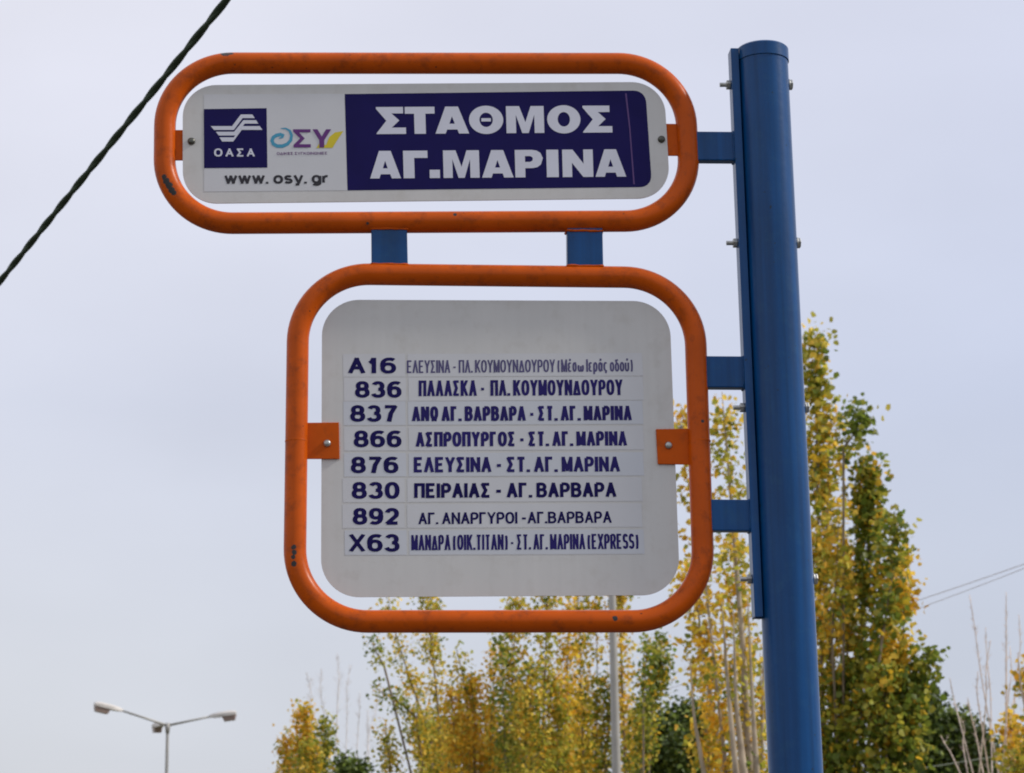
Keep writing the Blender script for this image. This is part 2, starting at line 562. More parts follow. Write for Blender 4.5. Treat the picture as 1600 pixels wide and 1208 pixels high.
def bead(pts, parent, mat='blue'):
    P = []
    for a_, b_ in zip(pts[:-1], pts[1:]):
        for i in range(9):
            P.append(Vector(a_).lerp(Vector(b_), i / 9) + Vector((random.gauss(0, .0003), 0, random.gauss(0, .0004))))
    P.append(Vector(pts[-1]))
    v, f = tube(P, [random.uniform(.0016, .0028) for _ in P], 8)
    mk('weld_bead', v, f, M[mat], parent, smooth=True)
spacers = [o for o in sign.children if o.name.startswith('spacer')]
arms = [o for o in sign.children if o.name.startswith('arm')]
for o in spacers:
    xs = [q.co.x for q in o.data.vertices]
    for zz in (UF[1] - UF[3] / 2 - TR * .86, LF[1] + LF[3] / 2 + TR * .86):
        bead([(min(xs), .011, zz), (min(xs), -.0135, zz), (max(xs), -.0135, zz), (max(xs), .011, zz)], o, 'orange_tab')
for o in arms:
    zs = [q.co.z for q in o.data.vertices]
    xr = rail_x((min(zs) + max(zs)) / 2) - .0190
    bead([(xr, -.0130, min(zs)), (xr, -.0130, max(zs))], o)
    bead([(xr, -.0130, min(zs)), (xr, .0120, min(zs))], o)

# plates -------------------------------------------------
def plate(fit, r, yf, th, name, label):
    cx, cz, w, h, rot = fit
    front = rrect(cx, cz, w, h, r, rot, 14, yf, 1)
    # drop duplicated straight joints
    n_ = len(front)
    V = [p for p in front] + [Vector((p.x, yf + th, p.z)) for p in front]
    F = [tuple(range(n_)), tuple(reversed(range(n_, 2 * n_)))] + [(i, n_ + i, n_ + (i + 1) % n_, (i + 1) % n_) for i in range(n_)]
    o = mk(name, V, F, M['plate'], sign, label=label)
    o.data.materials.append(M['edge'])
    for p in o.data.polygons[2:]:
        p.material_index = 1
    return o
YU, YL = -.0075, .003
up_fit = fit_rect([(285.3, 190), (285.7, 250)], [(1041.5, 190), (1043.5, 250)], [(380, 133), (960, 128)], [(380, 316.7), (960, 311)], YU)
lo_fit = fit_rect([(501.8, 560), (502.8, 850)], [(1047.7, 560), (1061.5, 850)], [(600, 468.8), (960, 470)], [(600, 932.5), (960, 930.5)], YL)
up = plate(up_fit, .072, YU, .003, 'sign_plate', 'long white plate with navy stop name panel and logos')
lo = plate(lo_fit, .079, YL, .003, 'sign_plate', 'square white plate listing eight bus routes')
print('PLATES', up_fit, lo_fit)

# tabs (lugs) welded to the frames, with screws
def tab(pts, y0, y1, parent):
    v, f = slab(pts, y0, y1)
    return bevel(mk('bracket_tab', v, f, M['orange_tab'], parent), .0008)
tab([(262, 203), (330, 203), (330, 250), (262, 250)], YU + .0035, YU + .0085, uframe)
tab([(1010, 193), (1068, 193.5), (1069, 243), (1010, 242.5)], YU + .0035, YU + .0085, uframe)
tab([(470, 660.5), (529.5, 660), (530.5, 717), (470, 717)], YL - .0045, YL - .0005, lframe)
tab([(1025, 670.5), (1090, 669.5), (1091, 726), (1028, 725)], YL - .0045, YL - .0005, lframe)
def screw(px, py, y, parent, mat, r=.0080):
    c = S(px, py, y)
    v, f = tube([(c.x, y, c.z), (c.x, y - .0025, c.z), (c.x, y - .0048, c.z), (c.x, y - .0058, c.z)], [r, r, r * .72, r * .3], 16)
    o = mk('screw', v, f, mat, parent, smooth=True)
    return o
screw(299, 221, YU, up, M['dark_screw'])
screw(1033.5, 218, YU, up, M['dark_screw'])
screw(511, 693, YL - .0045, lo, M['zinc'], .0078)
screw(1044.5, 696, YL - .0045, lo, M['zinc'], .0078)

# flat print ---------------------------------------------
def curve_mesh(splines):
    cu = bpy.data.curves.new('tmp', 'CURVE')
    cu.dimensions = '2D'
    cu.fill_mode = 'BOTH'
    for sp in splines:
        s = cu.splines.new('POLY')
        s.points.add(len(sp) - 1)
        for p, (x, y) in zip(s.points, sp):
            p.co = (x, y, 0, 1)
        s.use_cyclic_u = True
    return eval_curve(cu)

def eval_curve(cu):
    o = bpy.data.objects.new('tmp', cu)
    COL.objects.link(o)
    dg = bpy.context.evaluated_depsgraph_get()
    me = o.evaluated_get(dg).to_mesh()
    V = [(q.co.x, q.co.y) for q in me.vertices]
    F = [tuple(p.vertices) for p in me.polygons]
    o.evaluated_get(dg).to_mesh_clear()
    bpy.data.objects.remove(o)
    bpy.data.curves.remove(cu)
    return V, F

def text_mesh(s, offset=0.0, spacing=1.0):
    cu = bpy.data.curves.new('tmp', 'FONT')
    cu.body = s
    cu.offset = offset
    cu.space_character = spacing
    cu.resolution_u = 3
    cu.fill_mode = 'BOTH'
    return eval_curve(cu)

def face_front(V, F):
    """make faces point to the viewer (-Y)"""
    out_ = []
    for q in F:
        a, b, c = V[q[0]], V[q[1]], V[q[2]]
        nrm = (b - a).cross(c - a)
        out_.append(q if nrm.y < 0 else tuple(reversed(q)))
    return out_

def put(name, V2, F, quad, y, mat, parent, bbox=None):
    """map a flat mesh on to the plate: quad = photo points bottom-left, bottom-right, top-left of its bounding box"""
    xs, ys = [p[0] for p in V2], [p[1] for p in V2]
    x0, x1, y0, y1 = bbox or (min(xs), max(xs), min(ys), max(ys))
    bl, br, tl = [S(*q, y) for q in quad]
    ex, ey = (br - bl) / (x1 - x0), (tl - bl) / (y1 - y0)
    V = [bl + ex * (p[0] - x0) + ey * (p[1] - y0) for p in V2]
    for p in V: p.y = y
    return mk(name, V, face_front(V, F), mat, parent)

def px_poly(name, splines, y, mat, parent):
    """filled outline given by photo points"""
    V2, F = curve_mesh([[(p[0], -p[1]) for p in sp] for sp in splines])
    V = [S(p[0], -p[1], y) for p in V2]
    return mk(name, V, face_front(V, F), mat, parent)

def rounded(q, rad, which):
    """quad of photo points clockwise from top-left; round the corners in `which`"""
    res = []
    for i in range(4):
        p = Vector(q[i]); a = Vector(q[i - 1]); b = Vector(q[(i + 1) % 4])
        if i in which:
            pa, pb = p + (a - p).normalized() * rad, p + (b - p).normalized() * rad
            for j in range(9):
                t = j / 8
                # circular-ish blend
                w_ = ((1 - t) ** 2, 2 * t * (1 - t) * 0.9, t ** 2)
                s_ = sum(w_)
                res.append(((pa * w_[0] + p * w_[1] + pb * w_[2]) / s_)[:])
        else:
            res.append(tuple(p))
    return res

y1, y2, y3 = YU - .0004, YU - .0008, YU - .0012
px_poly('logo_sticker', [[(318.5, 147.5), (538, 146.5), (542.5, 297.5), (319, 299.5)]], y1, M['sticker'], up)
px_poly('name_panel', [rounded([(538.6, 147), (1008.5, 141.3), (1018.8, 292.3), (543, 297.6)], 20, (1, 2))], y1, M['navy'], up)
px_poly('panel_crease', [[(976.6, 146), (979.2, 146), (985, 200), (991.8, 288), (989.6, 288), (983, 200)]], y2, M['crease'], up)
px_poly('logo_panel', [[(318.4, 170.5), (416.6, 169), (417.8, 262), (318.8, 262.8)]], y2, M['navy'], up)
def L7(x, y): return (300 + x / 6.154, 150 + y / 6.154)
px_poly('wing_emblem', [[L7(*p) for p in b_] for b_ in (
    [(180, 290), (385, 290), (470, 178), (580, 178), (604, 213), (487, 213), (402, 327), (212, 327)],
    [(230, 344), (405, 344), (494, 233), (616, 233), (638, 266), (508, 266), (417, 380), (258, 380)],
    [(264, 398), (402, 398), (490, 290), (652, 290), (677, 326), (478, 326), (396, 438), (290, 438)])], y3, M['white_ink'], up)


# --- a plain sans capital alphabet drawn as centre-line strokes: width, [polylines in a unit box]
def arc(cx, cz, rx, rz, a0, a1, n_=10, e=.86):
    res = []
    for i in range(n_ + 1):
        a = math.radians(a0 + (a1 - a0) * i / n_)
        c, d = math.cos(a), math.sin(a)
        res.append((cx + rx * math.copysign(abs(c) ** e, c), cz + rz * math.copysign(abs(d) ** e, d)))
    return res
def bowl(x0, x1, z0, z1):
    r = min(.5 * (z1 - z0), .5)
    return [(x0, z1)] + arc(x1 - .42, (z0 + z1) / 2, .42, (z1 - z0) / 2, 90, -90, 8, 1.0) + [(x0, z0)]
SF = {
 'A': (.98, [[(-.02, -.1), (.5, 1.0), (1.02, -.1)], [(.2, .32), (.8, .32)]]),
 'B': (.92, [[(0, -.1), (0, 1.1)], bowl(0, .92, .53, 1), bowl(0, 1, 0, .53)]),
 'Γ': (.72, [[(0, -.1), (0, 1), (1.1, 1)]]),
 'Δ': (.98, [[(.5, 1.0), (1, 0), (0, 0), (.5, 1.0)]]),
 'E': (.82, [[(1.1, 1), (0, 1), (0, 0), (1.1, 0)], [(0, .52), (.92, .52)]]),
 'I': (.0, [[(.5, -.1), (.5, 1.1)]]),
 'K': (.92, [[(0, -.1), (0, 1.1)], [(1.0, 1.12), (.03, .33)], [(.36, .58), (1.06, -.1)]]),
 'Λ': (.96, [[(-.02, -.1), (.5, 1.0), (1.02, -.1)]]),
 'M': (1.08, [[(0, -.1), (0, 1.0), (.5, .05), (1, 1.0), (1, -.1)]]),
 'N': (.92, [[(0, -.1), (0, 1.0), (1, 0), (1, 1.1)]]),
 'O': (1.0, [arc(.5, .5, .5, .5, 90, 450, 24)]),
 'Π': (.92, [[(0, -.1), (0, 1), (1, 1), (1, -.1)]]),
 'P': (.85, [[(0, -.1), (0, 1)], bowl(0, 1, .43, 1)]),
 'R': (.9, [[(0, -.1), (0, 1)], bowl(0, .97, .46, 1), [(.55, .46), (1.04, -.1)]]),
 'Σ': (.82, [[(1.08, 1), (.02, 1), (.52, .5), (.0, 0), (1.1, 0)]]),
 'S': (.86, [arc(.5, .74, .46, .26, 20, 270, 12) + arc(.5, .25, .5, .25, 85, -160, 12)]),
 'T': (.84, [[(-.1, 1), (1.1, 1)], [(.5, 1), (.5, -.1)]]),
 'Y': (.95, [[(-.06, 1.12), (.5, .45), (1.06, 1.12)], [(.5, .46), (.5, -.1)]]),
 'X': (.95, [[(-.05, 1.1), (1.05, -.1)], [(-.05, -.1), (1.05, 1.1)]]),
 'Ω': (1.0, [[(0, 0), (.34, 0)] + arc(.5, .56, .46, .44, 240, -60, 20) + [(.66, 0), (1, 0)]]),
 '0': (.86, [arc(.5, .5, .5, .5, 90, 450, 24)]),
 '1': (.5, [[(.0, .70), (.35, .78), (.62, 1.06)], [(.66, 1.1), (.66, -.1)]]),
 '2': (.86, [arc(.5, .70, .48, .30, 170, -30, 12) + [(.05, 0), (1.08, 0)]]),
 '3': (.86, [arc(.47, .745, .42, .255, 160, -85, 12), arc(.47, .26, .5, .26, 88, -165, 12)]),
 '6': (.88, [arc(.5, .31, .48, .31, 90, 450, 20), arc(.62, .5, .62, .5, 55, 190, 12)]),
 '7': (.84, [[(-.05, 1), (.98, 1), (.55, .5), (.36, -.1)]]),
 '8': (.88, [arc(.5, .755, .42, .245, 90, 450, 18), arc(.5, .265, .5, .265, 90, 450, 20)]),
 '9': (.88, [arc(.5, .69, .48, .31, 90, 450, 20), arc(.38, .5, .62, .5, -125, 10, 12)]),
 '-': (.5, [[(-.1, .42), (1.1, .42)]]),
 '.': (.0, [[(.5, -.14), (.5, .10)]]),
 '(': (.34, [arc(1.3, .42, 1.3, .80, 135, 225, 8, 1.0)]),
 ')': (.34, [arc(-.3, .42, 1.3, .80, 45, -45, 8, 1.0)]),
 'έ': (.6, [arc(.5, .55, .45, .19, 40, 265, 8) + arc(.5, .19, .5, .19, 95, 320, 8)[1:], [(.5, .92), (.7, 1.12)]]),
 'ε': (.6, [arc(.5, .55, .45, .19, 40, 265, 8) + arc(.5, .19, .5, .19, 95, 320, 8)[1:]]),
 'σ': (.7, [arc(.45, .37, .45, .37, 60, 420, 16), [(.5, .74), (1.05, .74)]]),
 'ω': (1.15, [arc(.27, .3, .27, .3, 130, 360, 10) + [(.52, .45)], [(.5, .45)] + arc(.75, .3, .25, .3, 180, 410, 10)]),
 'ρ': (.68, [[(.0, -.28), (.0, .37)], arc(.48, .37, .48, .37, 180, 540, 16)]),
 'ά': (.7, [arc(.45, .37, .45, .37, 60, 420, 16), [(1, .74), (.9, .1), (1.05, 0)], [(.5, .92), (.65, 1.12)]]),
 'ς': (.62, [arc(.55, .40, .5, .34, 50, 250, 10) + [(.8, 0), (.6, -.2)]]),
 'ο': (.68, [arc(.5, .37, .5, .37, 90, 450, 16)]),
 'δ': (.68, [arc(.5, .34, .5, .34, 90, 450, 16), [(.4, .68), (.15, .95), (.9, 1.0)]]),
 'ύ': (.66, [[(0, .74), (0, .3)] + arc(.5, .3, .5, .3, 180, 360, 8) + [(1, .74)], [(.5, .92), (.7, 1.12)]]),
 'o': (.74, [arc(.5, .37, .5, .37, 90, 450, 16)]),
 'w': (1.06, [[(-.03, .84), (.25, .0), (.5, .74), (.75, .0), (1.03, .84)]]),
 's': (.62, [arc(.5, .56, .44, .18, 20, 270, 8) + arc(.5, .19, .5, .19, 85, -160, 8)]),
 'y': (.74, [[(-.03, .84), (.5, .02)], [(1.03, .84), (.45, -.22), (.1, -.22)]]),
 'g': (.72, [arc(.48, .37, .48, .37, 90, 450, 16), [(1, .76), (1, -.02)] + arc(.5, -.04, .5, .22, 0, -150, 7)]),
 'r': (.42, [[(0, -.02), (0, .76)], arc(.75, .32, .75, .40, 180, 70, 6)]),
}
for a_, b_ in (('Α', 'A'), ('Β', 'B'), ('Ε', 'E'), ('Ι', 'I'), ('Κ', 'K'), ('Μ', 'M'), ('Ν', 'N'), ('Ο', 'O'), ('Ρ', 'P'), ('Τ', 'T'), ('Υ', 'Y'), ('Χ', 'X')):
    SF[a_] = SF[b_]

def stroke_ribbon(P, th, closed):
    n_ = len(P)
    Lp, Rp = [], []
    for i in range(n_):
        if closed:
            a, b = P[(i - 1) % n_], P[(i + 1) % n_]
        else:
            a, b = P[max(i - 1, 0)], P[min(i + 1, n_ - 1)]
        d1 = (P[i] - a).normalized() if (P[i] - a).length > 1e-9 else (b - P[i]).normalized()
        d2 = (b - P[i]).normalized() if (b - P[i]).length > 1e-9 else d1
        n1, n2 = Vector((-d1.y, d1.x)), Vector((-d2.y, d2.x))
        m = n1 + n2
        if m.length < 1e-4: m = n1
        m.normalize()
        sc = 1 / max(m.dot(n1), .38)
        Lp.append(P[i] + m * th / 2 * sc)
        Rp.append(P[i] - m * th / 2 * sc)
    V = Lp + Rp
    m = n_ if closed else n_ - 1
    return V, [(i, (i + 1) % n_, n_ + (i + 1) % n_, n_ + i) for i in range(m)]

def split_sharp(pl):
    out_, cur = [], [pl[0]]
    for i in range(1, len(pl)):
        cur.append(pl[i])
        if i < len(pl) - 1:
            a, b = Vector(pl[i]) - Vector(pl[i - 1]), Vector(pl[i + 1]) - Vector(pl[i])
            if a.length > 1e-6 and b.length > 1e-6 and a.angle(b) > math.radians(100):
                e = a.normalized() * .10
                cur[-1] = (pl[i][0] + e.x, pl[i][1] + e.y)
                out_.append(cur)
                e = b.normalized() * .10
                cur = [(pl[i][0] - e.x, pl[i][1] - e.y)]
    out_.append(cur)
    return out_

def lettering(s_, quad, y, mat, parent, th=4.0, gap=.17, space=.30, flat=.86, name='lettering'):
    """quad: photo points bottom-left, bottom-right, top-left of the line; th: stroke width in photo pixels"""
    bl, br, tl = [S(*q, y) for q in quad]
    Wd, Ht = (br - bl).length, (tl - bl).length
    ex = (br - bl).normalized()
    ez = (tl - bl).normalized()
    t = th * (S(801, 700, y) - S(800, 700, y)).length
    tz = t * flat
    adv = [(SF[c][0] if c != ' ' else space) for c in s_]
    # glyph width = unit width * k + stroke ; solve k for the wanted total width
    ng = sum(1 for c in s_ if c != ' ')
    units = sum(adv) + gap * (len(s_) - 1)
    k_ = (Wd - ng * t) / units
    V, F = [], []
    x = 0.0
    lay = 0
    for c in s_:
        if c == ' ':
            x += (space + gap) * k_
            continue
        w_, polys = SF[c]
        gw = w_ * k_
        zmin = 0 if min(q[1] for pl in polys for q in pl) > -.15 else -1
        for pl in sum([split_sharp(q) for q in polys], []):
            closed = len(pl) > 3 and abs(pl[0][0] - pl[-1][0]) < 1e-6 and abs(pl[0][1] - pl[-1][1]) < 1e-6
            P = [Vector(((x + t / 2 + q[0] * gw) * flat, tz / 2 + q[1] * (Ht - tz))) for q in (pl[:-1] if closed else pl)]
            V2, F2 = stroke_ribbon(P, tz, closed)
            V2 = [Vector((q.x / flat, q.y)) for q in V2]
            ytop = Ht if c not in '()έάύ' else Ht * 2
            lay = (lay + 1) % 7
            Vn = []
            for q in V2:
                zc = min(q.y, ytop)
                if zmin == 0: zc = max(zc, 0)
                xc = min(max(q.x, x), x + gw + t)
                p_ = bl + ex * xc + ez * zc
                p_.y = y - lay * 2.5e-5
                Vn.append(p_)
            V, F = join((V, F), (Vn, F2))
        x += gw + t + gap * k_
    return mk(name, V, face_front(V, F), mat, parent)

# OASA letters, tiny operator line, web address
lettering('ΟΑΣΑ', [L7(212, 583), L7(605, 583), L7(212, 505)], y3, M['white_ink'], up, 3.0, .45)
def ribbon(pts, wid):
    Lp, Rp = [], []
    P = [Vector(p) for p in pts]
    for i, p in enumerate(P):
        d = (P[min(i + 1, len(P) - 1)] - P[max(i - 1, 0)]).normalized()
        n_ = Vector((-d.y, d.x)) * wid[i] / 2
        Lp.append(p + n_); Rp.append(p - n_)
    V = [L7(*q) for q in Lp + Rp]
    n_ = len(P)
    V = [S(q[0], q[1], y2) for q in V]
    F = [(i, i + 1, n_ + i + 1, n_ + i) for i in range(n_ - 1)]
    return V, face_front(V, F)
sw = [(852, 312), (900, 312), (940, 335), (957, 378), (950, 425), (918, 462), (870, 482), (820, 482), (782, 462), (770, 430), (782, 398), (812, 378), (852, 370), (880, 378), (872, 395), (835, 408)]
v, f = ribbon(sw, [6, 16, 24, 28, 30, 32, 34, 34, 34, 34, 34, 34, 34, 26, 20, 8])
mk('letter_swirl', v, f, M['cyan_ink'], up)
px_poly('yellow_leaf', [[L7(*p) for p in [(1195, 500), (1225, 455), (1240, 470), (1290, 470), (1320, 395), (1375, 350), (1455, 338), (1400, 420), (1350, 500)]]], y2, M['yellow_ink'], up)
lettering('ΟΔΙΚΕΣ ΣΥΓΚΟΙΝΩΝΙΕΣ', [L7(815, 566), L7(1300, 562), L7(815, 541)], y3, M['purple_ink'], up, .9)
lettering('www. osy. gr', [(350.5, 287.6), (514, 286.8), (350.5, 270.5)], y2, M['black_ink'], up, 4.4, .08, .34)

# heavy capitals of the stop name: hand-drawn outlines in a unit box
def ell(cx, cy, rx, ry, n_=40):
    return [(cx + rx * math.cos(2 * math.pi * i / n_), cy + ry * math.sin(2 * math.pi * i / n_)) for i in range(n_)]
GL = {
 'Υ': [[(0, 1), (.27, 1), (.5, .60), (.73, 1), (1, 1), (.63, .40), (.63, 0), (.37, 0), (.37, .40)]],
 'thinΣ': [[(0, 1), (1, 1), (.97, .83), (.33, .83), (.66, .5), (.34, .18), (1, .18), (1, 0), (.03, 0), (.03, .14), (.40, .5), (0, .88)]],
 'Σ': [[(0.0, 1), (0.92, 1), (0.92, .76), (.52, .76), (.78, .50), (.52, .235), (1, .235), (1, 0), (0, 0), (0, .03), (.34, .49), (0, .93)]],
 'Τ': [[(0, 1), (1, 1), (1, .745), (.69, .745), (.69, 0), (.31, 0), (.31, .745), (0, .745)]],
 'Α': [[(.31, 1), (.69, 1), (1, 0), (.70, 0), (.655, .15), (.345, .15), (.30, 0), (0, 0)], [(.50, .64), (.42, .365), (.58, .365)]],
 'Θ': [ell(.5, .5, .5, .525), ell(.5, .5, .195, .265), [(.36, .56), (.64, .56), (.64, .44), (.36, .44)]],
 'Ο': [ell(.5, .5, .5, .525), ell(.5, .5, .185, .27)],
 'Μ': [[(0, 1), (.35, 1), (.505, .40), (.655, 1), (1, 1), (1, 0), (.745, 0), (.745, .68), (.585, 0), (.415, 0), (.255, .68), (.255, 0), (0, 0)]],
 'Ρ': [[(0, 1), (.60, 1), (.78, .975), (.92, .89), (1.0, .70), (.93, .47), (.80, .37), (.62, .335), (.36, .335), (.36, 0), (0, 0)],
       [(.36, .775), (.54, .775), (.62, .74), (.645, .67), (.62, .60), (.54, .56), (.36, .56)]],
 'Ι': [[(0, 1), (1, 1), (1, 0), (0, 0)]],
 'Ν': [[(0, 1), (.34, 1), (.69, .48), (.69, 1), (1, 1), (1, 0), (.67, 0), (.31, .52), (.31, 0), (0, 0)]],
 'Γ': [[(0, 1), (1, 1), (1, .735), (.45, .735), (.45, 0), (0, 0)]],
 '.': [[(0, .30), (1, .30), (1, 0), (0, 0)]],
}
def heavy(word, ext, yb, yt):
    x_first, x_last = ext[0][0], ext[-1][1]
    def lerp(y_, x): return y_[0] + (y_[1] - y_[0]) * (x - x_first) / (x_last - x_first)
    V, F = [], []
    for ch, (xa, xb) in zip(word, ext):
        V2, F2 = curve_mesh(GL[ch])
        sh = 1.5                                       # plate lean
        bl, br, tl = S(xa + .6, lerp(yb, xa), y2), S(xb + .6, lerp(yb, xb), y2), S(xa - .6, lerp(yt, xa), y2)
        Vn = [bl + (br - bl) * p[0] + (tl - bl) * p[1] for p in V2]
        for p in Vn: p.y = y2
        V, F = join((V, F), (Vn, F2))
    mk('lettering', V, face_front(V, F), M['white_ink'], up)
heavy('ΣΤΑΘΜΟΣ', [(588, 634), (632.8, 679.4), (680, 732.5), (732.8, 786.4), (791, 850), (855, 907), (910.6, 956.4)], (209.6, 207), (167.4, 165))
heavy('ΑΓ.ΜΑΡΙΝΑ', [(577.8, 626), (630.2, 668.4), (671, 687), (692.6, 749), (752.8, 802), (804.8, 848.4), (854, 872.7), (878.8, 926.7), (930, 978)], (279, 276), (236, 233.2))

for ch, q in (('thinΣ', [L7(972, 495), L7(1142, 495), L7(972, 320)]), ('Υ', [L7(1158, 495), L7(1338, 495), L7(1158, 320)])):
    V2, F2 = curve_mesh(GL[ch])
    put('lettering', V2, F2, q, y3, M['purple_ink'], up)

# route list
z1, z2 = YL - .0003, YL - .0006
rows = [
 ('A16', (543.5, 619.4, 558.6, 583.8), 'ΕΛΕΥΣΙΝΑ - ΠΛ. ΚΟΥΜΟΥΝΔΟΥΡΟΥ (Μέσω Ιεράς οδού)', (635.6, 989, 583, 580.6, 563.2, 560.8), 'grey_ink', 2.9),
 ('836', (554.6, 627.8, 595.5, 621.6), 'ΠΑΛΑΣΚΑ -  ΠΛ. ΚΟΥΜΟΥΝΔΟΥΡΟΥ', (654, 973.4, 619.2, 617.4, 594.6, 592.8), 'faded_ink', 4.9),
 ('837', (547, 621.5, 633, 659.2), 'ΑΝΩ ΑΓ. ΒΑΡΒΑΡΑ - ΣΤ. ΑΓ. ΜΑΡΙΝΑ', (643.4, 987.5, 658.5, 657, 635, 633.6), 'faded_ink', 5.5),
 ('866', (552.5, 627.8, 672.6, 699), 'ΑΣΠΡΟΠΥΡΓΟΣ - ΣΤ. ΑΓ. ΜΑΡΙΝΑ', (649.4, 980, 698.4, 696.6, 675, 673), 'faded_ink', 5.5),
 ('876', (548, 623, 713.5, 739.6), 'ΕΛΕΥΣΙΝΑ - ΣΤ. ΑΓ. ΜΑΡΙΝΑ', (646.4, 969, 738.4, 737.2, 714.2, 712.6), 'faded_ink', 5.5),
 ('830', (549.5, 624.5, 753, 779.6), 'ΠΕΙΡΑΙΑΣ - ΑΓ. ΒΑΡΒΑΡΑ', (647, 963.5, 778.6, 776.8, 755, 753.4), 'navy_ink', 5.6),
 ('892', (551, 623.8, 793.6, 820), 'ΑΓ. ΑΝΑΡΓΥΡΟΙ -ΑΓ.ΒΑΡΒΑΡΑ', (653.6, 956, 819.4, 817, 801, 799), 'navy_ink', 3.7),
 ('X63', (545, 625, 834.4, 862.2), 'ΜΑΝΔΡΑ (ΟΙΚ.ΤΙΤΑΝ) - ΣΤ. ΑΓ. ΜΑΡΙΝΑ (EXPRESS)', (642.5, 998, 860, 857.6, 836, 832.6), 'faded_ink', 3.7),
]
tints = ['sticker', 'sticker', 'sticker_b', 'sticker', 'sticker_b', 'sticker', 'sticker', 'sticker_b']
sti = random.Random(3)
for i, (num, (a, b, t, bo), nm, (c, d, ybl, ybr, ytl, ytr), ink, off) in enumerate(rows):
    j = sti.uniform(-2, 2)
    top, bot = t - 5.5, bo + 4.6
    px_poly('route_sticker', [[(537 + j, top), (634 + j, top - .3), (634.5 + j, bot), (537.5 + j, bot + .3)]], z1, M[tints[i]], lo)
    px_poly('route_sticker', [[(638 + j, top), (1004 + j, top - 1.5), (1006 + j, bot - 1.5), (638.5 + j, bot)]], z1, M[tints[i]], lo)
    # grime along the sticker's lower edge
    px_poly('sticker_edge', [[(537 + j, bot + .4), (1006 + j, bot - 1.2), (1006 + j, bot - .5), (537 + j, bot + 1.1)]], z1, M['seam'], lo)
    lettering(num, [(a, bo), (b, bo), (a, t)], z2, M['navy_ink'], lo, 7.4, .12, .3, .70)
    lettering(nm, [(c, ybl), (d, ybr), (c, ytl)], z2, M[ink], lo, off, .10, .34)

# ------------------------------------------------------------------ overhead cables
def cable_line(name, label, cat, a, b, n_, sag, group=None):
    o = thing(name, a, label, cat, group)
    A, B = Vector(a), Vector(b)
    pts = []
    for i in range(n_ + 1):
        t = i / n_
        p = A.lerp(B, t) - A
        p.z -= sag * 4 * t * (1 - t)
        pts.append(p)
    return o, pts

pA, pB = at(354, 0, 7.2), at(2, 437, 9.4)
dirc = (pB - pA)
ca, pts = cable_line('overhead_cable', 'dark twisted cable crossing the sky behind the upper orange frame', 'cable', pA - dirc * 3.0, pA + dirc * 9, 1100, 0.0)
pts2 = []
Lc = dirc.length * 12
u_, v_ = frame_of(dirc)
for s in range(2):
    hp = []
    for i, p in enumerate(pts):
        t = i / 1100 * Lc
        ph = 2 * math.pi * t / .42 + s * math.pi
        hp.append(p + (u_ * math.cos(ph) + v_ * math.sin(ph)) * .0046)
    v, f = tube(hp, .0108, 8)
    mk('cable_strand', v, f, M['cable'], ca, smooth=True)

def wire(label, a, b, r, sag, mat, group=None):
    o, pts = cable_line('overhead_wire', label, 'wire', a, b, 60, sag, group)
    v, f = tube(pts, r, 5)
    mk('wire_strand', v, f, M[mat], o, smooth=True)
# the pair sags from the right edge down to the left behind the poplars
wire('upper of the two pale wires sagging behind the tall right poplar', at(1720, 838, 46), at(700, 1126, 66), .010, .42, 'wire', 'pale wires behind the poplars')
wire('lower of the two pale wires sagging behind the tall right poplar', at(1720, 840, 46), at(700, 1150, 66), .008, .52, 'wire', 'pale wires behind the poplars')
wire('short pale green wire low in front of the dark bushy tree at the lower right', at(1446, 1199.5, 38), at(1680, 1163, 36), .007, .0, 'pale_wire')

